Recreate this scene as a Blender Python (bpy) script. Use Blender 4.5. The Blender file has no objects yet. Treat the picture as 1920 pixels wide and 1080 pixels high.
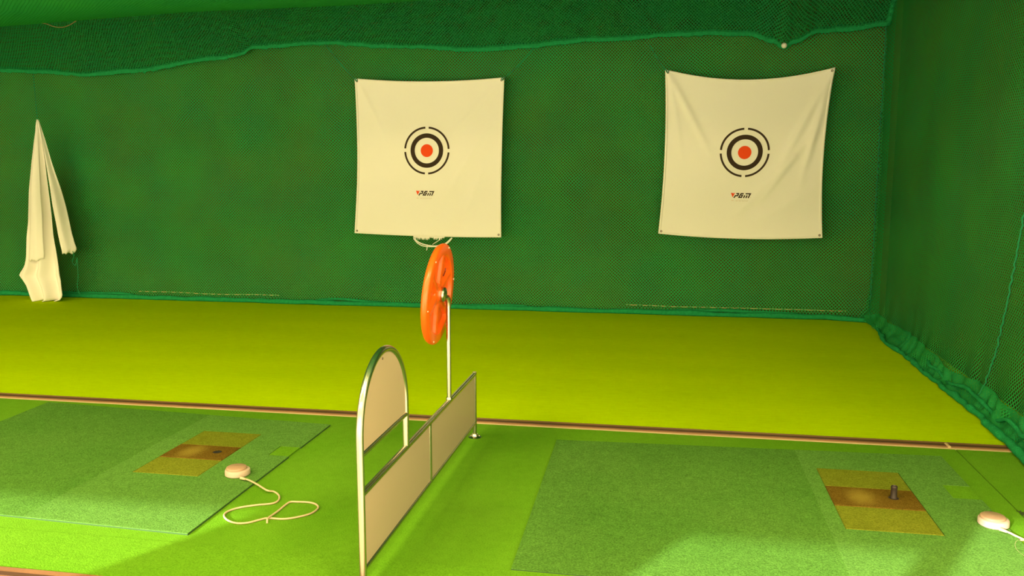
import bpy, bmesh, math, random
from mathutils import Vector, Matrix, noise

random.seed(4)
S = bpy.context.scene
C = S.collection

# ------------------------------------------------------------------ camera
F_PX, PX, PY = 1620.0, 295.0, 229.0          # focal length in pixels of the 1920 frame, vanishing point offsets
pitch = math.atan(PY / F_PX)
yaw = math.atan(PX / math.hypot(F_PX, PY))
fw = Vector((-math.sin(yaw) * math.cos(pitch), math.cos(yaw) * math.cos(pitch), -math.sin(pitch)))
rt = Vector((math.cos(yaw), math.sin(yaw), 0))
up = rt.cross(fw)
cam = bpy.data.cameras.new('camera')
cam.sensor_width = 36
cam.lens = F_PX / 1920 * 36
cam.clip_start = 0.02
camo = bpy.data.objects.new('camera', cam)
m = Matrix((rt, up, -fw)).transposed().to_4x4()
m.translation = Vector((0, 0, 1.5))
camo.matrix_world = m
C.objects.link(camo)
S.camera = camo

# ------------------------------------------------------------------ light
W = bpy.data.worlds.new('sky')
S.world = W
W.use_nodes = True
bg = W.node_tree.nodes['Background']
bg.inputs[0].default_value = (1.0, 0.78, 0.41, 1)
bg.inputs[1].default_value = 3.8
SUN_TAN = 0.30
sund = bpy.data.lights.new('sun', 'SUN')
sund.energy = 6.4
sund.color = (1.0, 0.93, 0.82)
sund.angle = math.radians(0.4)
suno = bpy.data.objects.new('sun', sund)
suno.rotation_euler = Vector((0.48, 0.877, -SUN_TAN)).to_track_quat('-Z', 'Y').to_euler()
suno.location = (-6, -10, 6)
C.objects.link(suno)
WALL_Y = -4.5
# openings of the front of the hall behind the camera: x0, x1, head height
OPENINGS = [(-13.6, -6.03, 2.70), (-4.25, -3.33, 2.73), (-3.21, 5.6, 2.87)]
for (x0, x1, zh) in OPENINGS:
    ld = bpy.data.lights.new('window_portal', 'AREA')
    ld.shape = 'RECTANGLE'
    ld.size = x1 - x0
    ld.size_y = zh
    ld.cycles.is_portal = True
    lo = bpy.data.objects.new('window_portal', ld)
    lo.location = ((x0 + x1) / 2, WALL_Y - 0.08, zh / 2)
    lo.rotation_euler = (math.radians(90), 0, 0)
    C.objects.link(lo)
# unseen ceiling lamps added to brighten the floor, in front of the net cage (fixtures are built with the room)
LAMP_POWER, LAMP_COL, LAMP_Z = 66.0, (1.0, 0.755, 0.35), 3.80
FILL_LAMPS = [(x, y) for y in (-1.6, 1.4) for x in (-11.2, -8.2, -5.2, -2.2, 0.8, 3.8)]
for (x, y) in FILL_LAMPS:
    ld = bpy.data.lights.new('fill_lamp_light', 'AREA')
    ld.shape = 'RECTANGLE'
    ld.size, ld.size_y = 1.2, 0.55
    ld.energy, ld.color = LAMP_POWER, LAMP_COL
    lo = bpy.data.objects.new('fill_lamp_light', ld)
    lo.location = (x, y, LAMP_Z - 0.012)
    C.objects.link(lo)

S.view_settings.view_transform = 'Standard'
S.view_settings.look = 'None'
S.view_settings.gamma = 1
S.view_settings.use_curve_mapping = False
S.view_settings.exposure = 1.16
try:
    S.cycles.max_bounces = 8
    S.cycles.diffuse_bounces = 5
    S.cycles.transparent_max_bounces = 16
    S.cycles.use_denoising = True
    S.cycles.sample_clamp_indirect = 6
except Exception:
    pass


# ------------------------------------------------------------------ materials
def new_mat(name):
    mt = bpy.data.materials.new(name)
    mt.use_nodes = True
    return mt, mt.node_tree, mt.node_tree.nodes['Principled BSDF']


def simple(name, col, rough=0.6, metal=0.0, bump=0.0, bscale=80, var=0.0, spec=0.5, vscale=6):
    mt, nt, b = new_mat(name)
    b.inputs['Base Color'].default_value = (*col, 1)
    b.inputs['Roughness'].default_value = rough
    b.inputs['Metallic'].default_value = metal
    b.inputs['Specular IOR Level'].default_value = spec
    tc = nt.nodes.new('ShaderNodeTexCoord')
    if var:
        n = nt.nodes.new('ShaderNodeTexNoise')
        n.inputs['Scale'].default_value = vscale
        n.inputs['Detail'].default_value = 5
        r = nt.nodes.new('ShaderNodeMapRange')
        r.inputs['To Min'].default_value = 1 - var
        r.inputs['To Max'].default_value = 1 + var
        mx = nt.nodes.new('ShaderNodeMix')
        mx.data_type = 'RGBA'
        mx.blend_type = 'MULTIPLY'
        mx.inputs['Factor'].default_value = 1
        mx.inputs['A'].default_value = (*col, 1)
        nt.links.new(tc.outputs['Object'], n.inputs['Vector'])
        nt.links.new(n.outputs['Fac'], r.inputs['Value'])
        nt.links.new(r.outputs['Result'], mx.inputs['B'])
        nt.links.new(mx.outputs['Result'], b.inputs['Base Color'])
    if bump:
        n2 = nt.nodes.new('ShaderNodeTexNoise')
        n2.inputs['Scale'].default_value = bscale
        n2.inputs['Detail'].default_value = 3
        bp = nt.nodes.new('ShaderNodeBump')
        bp.inputs['Strength'].default_value = bump
        bp.inputs['Distance'].default_value = 0.01
        nt.links.new(tc.outputs['Object'], n2.inputs['Vector'])
        nt.links.new(n2.outputs['Fac'], bp.inputs['Height'])
        nt.links.new(bp.outputs['Normal'], b.inputs['Normal'])
    return mt


def turf(name, col, col2, fine=260, grain=0.35, patch=0.12, stripe=(1, 1)):
    """Short synthetic turf: fine pile grain, broad uneven patches, a pile relief."""
    mt, nt, b = new_mat(name)
    b.inputs['Roughness'].default_value = 0.85
    b.inputs['Specular IOR Level'].default_value = 0.0
    tc = nt.nodes.new('ShaderNodeTexCoord')
    mp = nt.nodes.new('ShaderNodeMapping')
    mp.inputs['Scale'].default_value = (stripe[0], stripe[1], 1)
    nt.links.new(tc.outputs['Object'], mp.inputs['Vector'])
    n1 = nt.nodes.new('ShaderNodeTexNoise')
    n1.inputs['Scale'].default_value = fine
    n1.inputs['Detail'].default_value = 3
    n1.inputs['Roughness'].default_value = 0.7
    n2 = nt.nodes.new('ShaderNodeTexNoise')
    n2.inputs['Scale'].default_value = 1.6
    n2.inputs['Detail'].default_value = 4
    n3 = nt.nodes.new('ShaderNodeTexNoise')
    n3.inputs['Scale'].default_value = fine / 7
    n3.inputs['Detail'].default_value = 4
    nt.links.new(mp.outputs['Vector'], n1.inputs['Vector'])
    nt.links.new(mp.outputs['Vector'], n2.inputs['Vector'])
    nt.links.new(mp.outputs['Vector'], n3.inputs['Vector'])
    mixc = nt.nodes.new('ShaderNodeMix')
    mixc.data_type = 'RGBA'
    mixc.inputs['A'].default_value = (*col, 1)
    mixc.inputs['B'].default_value = (*col2, 1)
    rr = nt.nodes.new('ShaderNodeMapRange')
    rr.inputs['From Min'].default_value = 0.35
    rr.inputs['From Max'].default_value = 0.65
    nt.links.new(n2.outputs['Fac'], rr.inputs['Value'])
    nt.links.new(rr.outputs['Result'], mixc.inputs['Factor'])
    g1 = nt.nodes.new('ShaderNodeMapRange')
    g1.inputs['From Min'].default_value = 0.25
    g1.inputs['From Max'].default_value = 0.75
    g1.inputs['To Min'].default_value = 1 - grain
    g1.inputs['To Max'].default_value = 1 + grain
    nt.links.new(n1.outputs['Fac'], g1.inputs['Value'])
    g3 = nt.nodes.new('ShaderNodeMapRange')
    g3.inputs['From Min'].default_value = 0.3
    g3.inputs['From Max'].default_value = 0.7
    g3.inputs['To Min'].default_value = 1 - patch
    g3.inputs['To Max'].default_value = 1 + patch
    nt.links.new(n3.outputs['Fac'], g3.inputs['Value'])
    mul = nt.nodes.new('ShaderNodeMath')
    mul.operation = 'MULTIPLY'
    nt.links.new(g1.outputs['Result'], mul.inputs[0])
    nt.links.new(g3.outputs['Result'], mul.inputs[1])
    mx = nt.nodes.new('ShaderNodeMix')
    mx.data_type = 'RGBA'
    mx.blend_type = 'MULTIPLY'
    mx.inputs['Factor'].default_value = 1
    nt.links.new(mixc.outputs['Result'], mx.inputs['A'])
    nt.links.new(mul.outputs['Value'], mx.inputs['B'])
    nt.links.new(mx.outputs['Result'], b.inputs['Base Color'])
    bp = nt.nodes.new('ShaderNodeBump')
    bp.inputs['Strength'].default_value = 0.6
    bp.inputs['Distance'].default_value = 0.006
    nt.links.new(n1.outputs['Fac'], bp.inputs['Height'])
    nt.links.new(bp.outputs['Normal'], b.inputs['Normal'])
    return mt


def net_mat(name, col, pitch_m=0.022, width=0.30, wvar=0.07):
    """Knotted diamond mesh: strands with open gaps; UVs are in metres."""
    mt, nt, b = new_mat(name)
    out = nt.nodes['Material Output']
    uv = nt.nodes.new('ShaderNodeUVMap')
    nz = nt.nodes.new('ShaderNodeTexNoise')
    nz.inputs['Scale'].default_value = 1.3
    nz.inputs['Detail'].default_value = 3
    nt.links.new(uv.outputs['UV'], nz.inputs['Vector'])
    sub = nt.nodes.new('ShaderNodeVectorMath')
    sub.operation = 'MULTIPLY_ADD'
    sub.inputs[1].default_value = (0.10, 0.10, 0)
    nt.links.new(nz.outputs['Color'], sub.inputs[0])
    nt.links.new(uv.outputs['UV'], sub.inputs[2])
    sx = nt.nodes.new('ShaderNodeSeparateXYZ')
    nt.links.new(sub.outputs['Vector'], sx.inputs[0])
    dist = []
    for op in ('ADD', 'SUBTRACT'):
        a = nt.nodes.new('ShaderNodeMath')
        a.operation = op
        nt.links.new(sx.outputs['X'], a.inputs[0])
        nt.links.new(sx.outputs['Y'], a.inputs[1])
        s = nt.nodes.new('ShaderNodeMath')
        s.operation = 'PINGPONG'
        s.inputs[1].default_value = pitch_m * 0.7071
        nt.links.new(a.outputs[0], s.inputs[0])
        dist.append(s)
    mn = nt.nodes.new('ShaderNodeMath')
    mn.operation = 'MINIMUM'
    nt.links.new(dist[0].outputs[0], mn.inputs[0])
    nt.links.new(dist[1].outputs[0], mn.inputs[1])
    n2 = nt.nodes.new('ShaderNodeTexNoise')
    n2.inputs['Scale'].default_value = 0.9
    n2.inputs['Detail'].default_value = 6
    n2.inputs['Roughness'].default_value = 0.65
    nt.links.new(uv.outputs['UV'], n2.inputs['Vector'])
    wd = nt.nodes.new('ShaderNodeMapRange')
    wd.inputs['From Min'].default_value = 0.3
    wd.inputs['From Max'].default_value = 0.7
    wd.inputs['To Min'].default_value = (width - wvar) * pitch_m * 0.7071
    wd.inputs['To Max'].default_value = (width + wvar) * pitch_m * 0.7071
    nt.links.new(n2.outputs['Fac'], wd.inputs['Value'])
    lt = nt.nodes.new('ShaderNodeMath')
    lt.operation = 'LESS_THAN'
    nt.links.new(mn.outputs[0], lt.inputs[0])
    nt.links.new(wd.outputs['Result'], lt.inputs[1])
    n3 = nt.nodes.new('ShaderNodeTexNoise')
    n3.inputs['Scale'].default_value = 2.2
    n3.inputs['Detail'].default_value = 5
    nt.links.new(uv.outputs['UV'], n3.inputs['Vector'])
    cm = nt.nodes.new('ShaderNodeMix')
    cm.data_type = 'RGBA'
    cm.inputs['A'].default_value = (col[0] * 0.7, col[1] * 0.85, col[2] * 1.15, 1)
    cm.inputs['B'].default_value = (col[0] * 1.6, col[1] * 1.15, col[2] * 0.8, 1)
    nt.links.new(n3.outputs['Fac'], cm.inputs['Factor'])
    df = nt.nodes.new('ShaderNodeBsdfDiffuse')
    tl = nt.nodes.new('ShaderNodeBsdfTranslucent')
    nt.links.new(cm.outputs['Result'], df.inputs['Color'])
    nt.links.new(cm.outputs['Result'], tl.inputs['Color'])
    m1 = nt.nodes.new('ShaderNodeMixShader')
    m1.inputs[0].default_value = 0.2
    nt.links.new(df.outputs[0], m1.inputs[1])
    nt.links.new(tl.outputs[0], m1.inputs[2])
    tr = nt.nodes.new('ShaderNodeBsdfTransparent')
    m2 = nt.nodes.new('ShaderNodeMixShader')
    nt.links.new(lt.outputs[0], m2.inputs[0])
    nt.links.new(tr.outputs[0], m2.inputs[1])
    nt.links.new(m1.outputs[0], m2.inputs[2])
    nt.links.new(m2.outputs[0], out.inputs['Surface'])
    nt.nodes.remove(b)
    return mt


M = {}
M['fairway'] = turf('fairway_turf', (0.40, 0.60, 0.0), (0.43, 0.63, 0.0), fine=190, grain=0.10, patch=0.05, stripe=(0.4, 1.6))
M['tee'] = turf('tee_turf', (0.100, 0.265, 0.012), (0.118, 0.285, 0.016), fine=170, grain=0.30, patch=0.05)
M['mat'] = turf('mat_turf', (0.070, 0.186, 0.028), (0.082, 0.200, 0.033), fine=150, grain=0.55, patch=0.07)
M['mat_hit'] = turf('hitting_turf', (0.088, 0.215, 0.038), (0.098, 0.230, 0.044), fine=150, grain=0.5, patch=0.06)
M['olive'] = turf('olive_turf', (0.135, 0.165, 0.014), (0.16, 0.19, 0.018), fine=150, grain=0.45, patch=0.06)
M['brown'] = turf('brown_turf', (0.11, 0.068, 0.010), (0.135, 0.085, 0.014), fine=150, grain=0.5, patch=0.08)
# the middle of the brown strip is rubbed down to paler fibres
_nt = M['brown'].node_tree
_b = _nt.nodes['Principled BSDF']
_src = _b.inputs['Base Color'].links[0].from_socket
_tc = _nt.nodes.new('ShaderNodeTexCoord')
_nz = _nt.nodes.new('ShaderNodeTexNoise')
_nz.inputs['Scale'].default_value = 25
_mp = _nt.nodes.new('ShaderNodeMapping')
_mp.inputs['Scale'].default_value = (10.5, 7.0, 1)
_ln = _nt.nodes.new('ShaderNodeVectorMath')
_ln.operation = 'LENGTH'
_ad = _nt.nodes.new('ShaderNodeMath')
_ad.operation = 'MULTIPLY_ADD'
_ad.inputs[1].default_value = 0.5
_mr = _nt.nodes.new('ShaderNodeMapRange')
_mr.interpolation_type = 'SMOOTHSTEP'
_mr.inputs['From Min'].default_value = 0.35
_mr.inputs['From Max'].default_value = 1.25
_mr.inputs['To Min'].default_value = 0.85
_mr.inputs['To Max'].default_value = 0.0
_mx = _nt.nodes.new('ShaderNodeMix')
_mx.data_type = 'RGBA'
_mx.inputs['B'].default_value = (0.24, 0.18, 0.03, 1)
_nt.links.new(_tc.outputs['Object'], _mp.inputs['Vector'])
_nt.links.new(_tc.outputs['Object'], _nz.inputs['Vector'])
_nt.links.new(_mp.outputs['Vector'], _ln.inputs[0])
_nt.links.new(_nz.outputs['Fac'], _ad.inputs[0])
_nt.links.new(_ln.outputs['Value'], _ad.inputs[2])
_nt.links.new(_ad.outputs[0], _mr.inputs['Value'])
_nt.links.new(_mr.outputs['Result'], _mx.inputs['Factor'])
_nt.links.new(_src, _mx.inputs['A'])
_nt.links.new(_mx.outputs['Result'], _b.inputs['Base Color'])
M['backing'] = simple('rubber_backing', (0.03, 0.085, 0.018), 0.9)
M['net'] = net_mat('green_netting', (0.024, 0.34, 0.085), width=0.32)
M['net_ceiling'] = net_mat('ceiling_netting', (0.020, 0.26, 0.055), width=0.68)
M['net_skirt_shaded'] = net_mat('skirt_netting_shaded', (0.014, 0.20, 0.06), width=0.40, wvar=0.05)  # the same green netting darkened, shade of the skirt put into its colour
M['net_gather'] = net_mat('gathered_net', (0.020, 0.30, 0.085), pitch_m=0.020, width=0.62, wvar=0.12)
M['net_hem'] = simple('gathered_netting', (0.013, 0.26, 0.085), 0.85, bump=0.9, bscale=120, var=0.35, vscale=40, spec=0.1)
M['net_cord'] = simple('green_cord', (0.012, 0.19, 0.08), 0.7, spec=0.2)
M['rope'] = simple('tan_rope', (0.45, 0.42, 0.16), 0.8)
M['rope_brown'] = simple('brown_rope', (0.16, 0.12, 0.04), 0.8)
M['wall'] = simple('brown_wall', (0.10, 0.07, 0.012), 0.9, var=0.45, vscale=1.5, spec=0.1)
M['plaster'] = simple('plaster', (0.6, 0.58, 0.52), 0.9, var=0.05)
M['ceiling'] = simple('dark_ceiling', (0.10, 0.11, 0.09), 0.9, var=0.1)
M['underlay'] = simple('underlay', (0.03, 0.05, 0.01), 0.95)
M['concrete'] = simple('pale_floor', (0.72, 0.68, 0.62), 0.6, var=0.08)
M['strip'] = simple('brown_strip', (0.22, 0.105, 0.05), 0.5, var=0.35, vscale=4, bump=0.1)
M['strip_dark'] = simple('strip_groove', (0.07, 0.03, 0.015), 0.6)
M['strip_lip'] = simple('strip_lip', (0.50, 0.36, 0.20), 0.6, var=0.15, vscale=8)
M['chrome'] = simple('stainless_tube', (0.60, 0.53, 0.44), 0.27, 1.0)
M['panel'] = simple('cream_panel', (0.39, 0.305, 0.215), 0.45, var=0.04, vscale=2)
M['orange'] = simple('orange_plastic', (0.80, 0.10, 0.007), 0.28, var=0.05)
M['orange_dark'] = simple('dark_slit', (0.10, 0.02, 0.01), 0.6)
M['bolt'] = simple('pale_bolt', (0.8, 0.7, 0.6), 0.3)
M['cream'] = simple('plastic_cream', (0.50, 0.385, 0.32), 0.4, var=0.03)
M['cream_top'] = simple('plastic_tan', (0.38, 0.245, 0.17), 0.45, var=0.03)
M['cord'] = simple('cream_cord', (0.52, 0.40, 0.26), 0.5)
M['black'] = simple('black_rubber', (0.022, 0.014, 0.014), 0.55)
M['ball'] = simple('golf_ball', (0.82, 0.80, 0.74), 0.3, bump=0.5, bscale=160)
M['cloth'] = simple('white_canvas', (0.82, 0.80, 0.74), 0.9, var=0.02, vscale=3, bump=0.12, bscale=300, spec=0.1)
M['hemcloth'] = simple('white_canvas_hem', (0.84, 0.82, 0.75), 0.9, bump=0.25, bscale=260, spec=0.1)
M['ink'] = simple('black_ink', (0.045, 0.03, 0.02), 0.9, spec=0.1)
M['red'] = simple('red_ink', (0.80, 0.075, 0.015), 0.9, spec=0.1)
M['faint'] = simple('faint_ink', (0.72, 0.55, 0.44), 0.9, spec=0.1)
M['faint2'] = simple('faint_grey_ink', (0.64, 0.58, 0.48), 0.9, spec=0.1)
M['grommet'] = simple('dark_eyelet', (0.10, 0.08, 0.05), 0.4, 0.6)
M['frame'] = simple('window_frame', (0.25, 0.25, 0.25), 0.5)


# ------------------------------------------------------------------ mesh helpers
class MB:
    def __init__(self):
        self.v, self.f, self.uv = [], [], []

    def add(self, vs, fs):
        o = len(self.v)
        self.v += [tuple(p) for p in vs]
        self.f += [tuple(i + o for i in f) for f in fs]
        return self

    def box(self, a, b):
        x0, y0, z0 = a
        x1, y1, z1 = b
        return self.add([(x0, y0, z0), (x1, y0, z0), (x1, y1, z0), (x0, y1, z0), (x0, y0, z1), (x1, y0, z1), (x1, y1, z1), (x0, y1, z1)],
                        [(0, 3, 2, 1), (4, 5, 6, 7), (0, 1, 5, 4), (1, 2, 6, 5), (2, 3, 7, 6), (3, 0, 4, 7)])

    def prism(self, poly, z0, z1, bev=0.0):
        """Polygon (counter-clockwise x, y) extruded in z; bev pulls the top rim in."""
        n = len(poly)
        vs = [(x, y, z0) for x, y in poly]
        cx = sum(p[0] for p in poly) / n
        cy = sum(p[1] for p in poly) / n
        if bev:
            vs += [(x, y, z1 - bev) for x, y in poly]
            top = []
            for i in range(n):
                p, q, r = Vector(poly[i - 1]), Vector(poly[i]), Vector(poly[(i + 1) % n])
                d1, d2 = (q - p).normalized(), (r - q).normalized()
                nn = Vector((-d1.y - d2.y, d1.x + d2.x))
                nn = nn / max(nn.length_squared / 2, 0.2)
                top.append((q.x + nn.x * bev, q.y + nn.y * bev, z1))
            vs += top
            rings = 3
        else:
            vs += [(x, y, z1) for x, y in poly]
            rings = 2
        fs = [tuple(reversed(range(n))), tuple(range((rings - 1) * n, rings * n))]
        for k in range(rings - 1):
            for i in range(n):
                j = (i + 1) % n
                fs.append((k * n + i, k * n + j, (k + 1) * n + j, (k + 1) * n + i))
        return self.add(vs, fs)

    def tube(self, pts, r, seg=10, closed=False, caps=True):
        pts = [Vector(p) for p in pts]
        n = len(pts)
        rs = r if isinstance(r, (list, tuple)) else [r] * n
        vs, fs = [], []
        ref = None
        for i, p in enumerate(pts):
            if closed:
                t = pts[(i + 1) % n] - pts[i - 1]
            else:
                t = pts[min(i + 1, n - 1)] - pts[max(i - 1, 0)]
            t.normalize()
            if ref is None:
                ref = Vector((0, 0, 1)) if abs(t.z) < 0.9 else Vector((1, 0, 0))
            a = (ref - t * ref.dot(t)).normalized()
            ref = a
            b = t.cross(a)
            for k in range(seg):
                w = 2 * math.pi * k / seg
                vs.append(p + (a * math.cos(w) + b * math.sin(w)) * rs[i])
        last = n if closed else n - 1
        for i in range(last):
            j = (i + 1) % n
            for k in range(seg):
                l = (k + 1) % seg
                fs.append((i * seg + k, i * seg + l, j * seg + l, j * seg + k))
        if caps and not closed:
            fs.append(tuple(reversed(range(seg))))
            fs.append(tuple(range((n - 1) * seg, n * seg)))
        return self.add(vs, fs)

    def lathe(self, prof, seg=32, origin=(0, 0, 0), axis='Z', closed=False):
        """prof: (radius, height) pairs turned about the axis."""
        vs, fs = [], []
        o = Vector(origin)
        for r, h in prof:
            for k in range(seg):
                w = 2 * math.pi * k / seg
                c, s = r * math.cos(w), r * math.sin(w)
                p = (c, s, h) if axis == 'Z' else (h, c, s)
                vs.append(o + Vector(p))
        n = len(prof)
        for i in range(n if closed else n - 1):
            j = (i + 1) % n
            for k in range(seg):
                l = (k + 1) % seg
                fs.append((i * seg + k, i * seg + l, j * seg + l, j * seg + k))
        if not closed:
            if prof[0][0] > 1e-5:
                fs.append(tuple(reversed(range(seg))))
            if prof[-1][0] > 1e-5:
                fs.append(tuple(range((n - 1) * seg, n * seg)))
        return self.add(vs, fs)

    def grid(self, nu, nv, fn, uvfn=None):
        o = len(self.v)
        for j in range(nv + 1):
            for i in range(nu + 1):
                u, v = i / nu, j / nv
                self.v.append(tuple(fn(u, v)))
                if uvfn:
                    self.uv.append(uvfn(u, v))
        for j in range(nv):
            for i in range(nu):
                a = o + j * (nu + 1) + i
                self.f.append((a, a + 1, a + nu + 2, a + nu + 1))
        return self

    def build(self, name, mat, parent=None, smooth=False, origin=None, solid=0.0, bevel=0.0, fix=True):
        o = Vector(origin) if origin is not None else Vector((0, 0, 0))
        me = bpy.data.meshes.new(name)
        me.from_pydata([tuple(Vector(p) - o) for p in self.v], [], self.f)
        if self.uv:
            l = me.uv_layers.new(name='UVMap')
            for lp in me.loops:
                l.data[lp.index].uv = self.uv[lp.vertex_index]
        if fix and not self.uv:
            bm = bmesh.new()
            bm.from_mesh(me)
            bmesh.ops.recalc_face_normals(bm, faces=bm.faces)
            bm.to_mesh(me)
            bm.free()
        if smooth:
            for p in me.polygons:
                p.use_smooth = True
            if smooth != 'all' and not self.uv:
                me.set_sharp_from_angle(angle=math.radians(40))
        me.materials.append(M[mat])
        ob = bpy.data.objects.new(name, me)
        ob.location = o
        C.objects.link(ob)
        if parent is not None:
            ob.parent = parent
            ob.location = o - world_loc(parent)
        if solid:
            md = ob.modifiers.new('thickness', 'SOLIDIFY')
            md.thickness = solid
            md.offset = 0
        if bevel:
            md = ob.modifiers.new('bevel', 'BEVEL')
            md.width = bevel
            md.segments = 2
            md.limit_method = 'ANGLE'
        return ob


def world_loc(o):
    l = Vector(o.location)
    while o.parent:
        o = o.parent
        l += o.location
    return l


def empty(name, loc):
    o = bpy.data.objects.new(name, None)
    o.location = loc
    o.empty_display_size = 0.1
    C.objects.link(o)
    return o


def tag(o, label, cat, group=None):
    o['label'] = label
    o['category'] = cat
    if group:
        o['group'] = group
    return o


def struct(o, label=None):
    o['kind'] = 'structure'
    if label:
        o['label'] = label
    return o


def spline(pts, n=8, closed=False):
    """Catmull-Rom through the points."""
    P = [Vector(p) for p in pts]
    out = []
    k = len(P)
    rng = range(k) if closed else range(k - 1)
    for i in rng:
        if closed:
            a, b, c, d = P[i - 1], P[i], P[(i + 1) % k], P[(i + 2) % k]
        else:
            b, c = P[i], P[i + 1]
            a = P[i - 1] if i > 0 else b * 2 - c
            d = P[i + 2] if i + 2 < k else c * 2 - b
        for s in range(n):
            t = s / n
            out.append(0.5 * ((2 * b) + (c - a) * t + (2 * a - 5 * b + 4 * c - d) * t * t + (3 * b - a - 3 * c + d) * t ** 3))
    if not closed:
        out.append(P[-1])
    return out


def lerp_list(tab, x):
    if x <= tab[0][0]:
        return tab[0][1]
    for (a, va), (b, vb) in zip(tab, tab[1:]):
        if x <= b:
            t = (x - a) / (b - a)
            t = t * t * (3 - 2 * t)
            return va + (vb - va) * t
    return tab[-1][1]


def at_px(x, y, Y):                                  # where the line of sight of a picture point meets depth Y
    d = fw * F_PX + rt * (x - 960) - up * (y - 540)
    k = Y / d.y
    return (d.x * k, 1.5 + d.z * k)


def N(x, y=0.0, z=0.0):
    return noise.noise(Vector((x, y, z)))


# ------------------------------------------------------------------ the hall
XL, XR = -9.2, 2.15                                  # the hitting bay
HL, HR = -14.0, 6.0                                  # the hall it opens from
YB = 9.02
ZC = 3.9
STRIP_Y = 4.86
NEAR_Y = 2.69
# concrete slab, the fairway carpet and the tee carpet laid on it
fl = struct(MB().box((HL - 0.3, WALL_Y - 0.3, -0.2), (HR + 0.3, YB + 0.3, -0.012)).build('floor', 'concrete'), 'pale bare floor along the near edge of the tee carpet')
MB().box((HL, STRIP_Y + 0.03, -0.012), (XR, YB, 0.0)).build('fairway_carpet', 'fairway', fl)['label'] = 'yellow-green fairway carpet in front of the back net'
MB().box((HL, NEAR_Y, -0.012), (XR, STRIP_Y - 0.06, -0.005)).build('carpet_underlay', 'underlay', fl)
SEAM_X, SEAM_Y = 1.543, 3.007
for (x0, y0, x1, y1) in ((XL, SEAM_Y + 0.003, SEAM_X - 0.003, STRIP_Y - 0.06), (SEAM_X + 0.003, NEAR_Y, XR, STRIP_Y - 0.06), (XL, NEAR_Y, SEAM_X - 0.003, SEAM_Y - 0.003)):
    MB().prism([(x0, y0), (x1, y0), (x1, y1), (x0, y1)], -0.012, 0.0025 if y1 < 3.2 else 0.0).build('tee_carpet', 'tee', fl)
for k, (y, lip) in enumerate(((STRIP_Y, True), (NEAR_Y - 0.045, False))):
    t = struct(MB().prism([(XL, y - 0.042), (XR, y - 0.042), (XR, y + 0.042), (XL, y + 0.042)], -0.012, 0.007, 0.003).build('trim_%d' % (k + 1), 'strip'),
               ('brown threshold strip between tee carpet and fairway' if lip else 'brown threshold strip along the near edge of the tee carpet'))
    MB().box((XL, y - 0.022, 0.0), (XR, y + 0.006, 0.0076)).build('groove', 'strip_dark', t)
    if lip:
        b = MB()
        n = 90
        for i in range(n):                       # the lip frays a little
            xa, xb = XL + (XR - XL) * i / n, XL + (XR - XL) * (i + 1) / n
            w = 0.013 + 0.005 * N(xa * 3, 5)
            b.prism([(xa, y - 0.043 - w), (xb, y - 0.043 - w), (xb, y - 0.041), (xa, y - 0.041)], -0.012, 0.003)
        b.build('lip', 'strip_lip', t)

MB().prism([(1.508, STRIP_Y - 0.05), (1.524, STRIP_Y - 0.047), (1.520, STRIP_Y + 0.02), (1.506, STRIP_Y + 0.01)], 0.0, 0.013, 0.003).build('joint_chip', 'strip_lip', bpy.data.objects['trim_1'])
struct(MB().box((HL, YB, -0.01), (XR + 0.15, YB + 0.15, ZC)).build('wall_back', 'wall'), 'brown wall showing through the back net')
struct(MB().box((XR, 3.0, -0.01), (XR + 0.15, YB, ZC)).build('wall_right', 'wall'), 'brown wall showing through the right-hand net')
struct(MB().box((HL - 0.15, WALL_Y, -0.01), (HL, YB + 0.15, ZC)).build('wall_left', 'plaster'))
struct(MB().box((HR, WALL_Y, -0.01), (HR + 0.15, 3.15, ZC)).build('wall_side', 'plaster'))
struct(MB().box((XR + 0.15, 3.0, -0.01), (HR, 3.15, ZC)).build('wall_return', 'plaster'))
struct(MB().box((HL - 0.15, WALL_Y - 0.2, ZC), (HR + 0.15, YB + 0.15, ZC + 0.12)).build('ceiling', 'ceiling'))
b = MB()
y0, y1 = WALL_Y - 0.05, WALL_Y
xs = HL - 0.15
for (x0, x1, zh) in OPENINGS:
    b.box((xs, y0, -0.01), (x0, y1, ZC))
    b.box((x0, y0, zh), (x1, y1, ZC))
    xs = x1
b.box((xs, y0, -0.01), (HR + 0.15, y1, ZC))
struct(b.build('wall_front', 'plaster'))

for (x, y) in FILL_LAMPS:  # housings for the added fill lamps, out of view
    t = MB().prism([(x - 0.63, y - 0.31), (x + 0.63, y - 0.31), (x + 0.63, y + 0.31), (x - 0.63, y + 0.31)], LAMP_Z, ZC, 0.01).build('fill_lamp', 'plaster')
    struct(t)

# ------------------------------------------------------------------ nets
NET_Y, NET_X = 8.84, 1.99


def back_net_pt(x, z):
    w = 0.03 * N(x * 0.5, z * 0.4, 3) + 0.012 * N(x * 1.8, z * 1.2, 8)
    g = max(0.0, 1 - z / 0.30)
    w -= g * g * (0.035 + 0.03 * N(x * 1.6, 2.0) + 0.012 * math.sin(x * 13 + 3 * N(x * 2, 7)))
    return Vector((x, NET_Y + w, z))


root = empty('back_net', (-3.5, NET_Y, 0))
tag(root, 'green golf net hanging behind the target cloths with its hem on the floor', 'net')
x0, x1, ztop = XL + 0.05, NET_X + 0.06, 3.5
MB().grid(420, 60, lambda u, v: back_net_pt(x0 + (x1 - x0) * u, 0.02 + (ztop - 0.02) * v ** 1.6),
          lambda u, v: ((x1 - x0) * u, (ztop - 0.02) * v ** 1.6)).build('netting', 'net', root, 'all')
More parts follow.
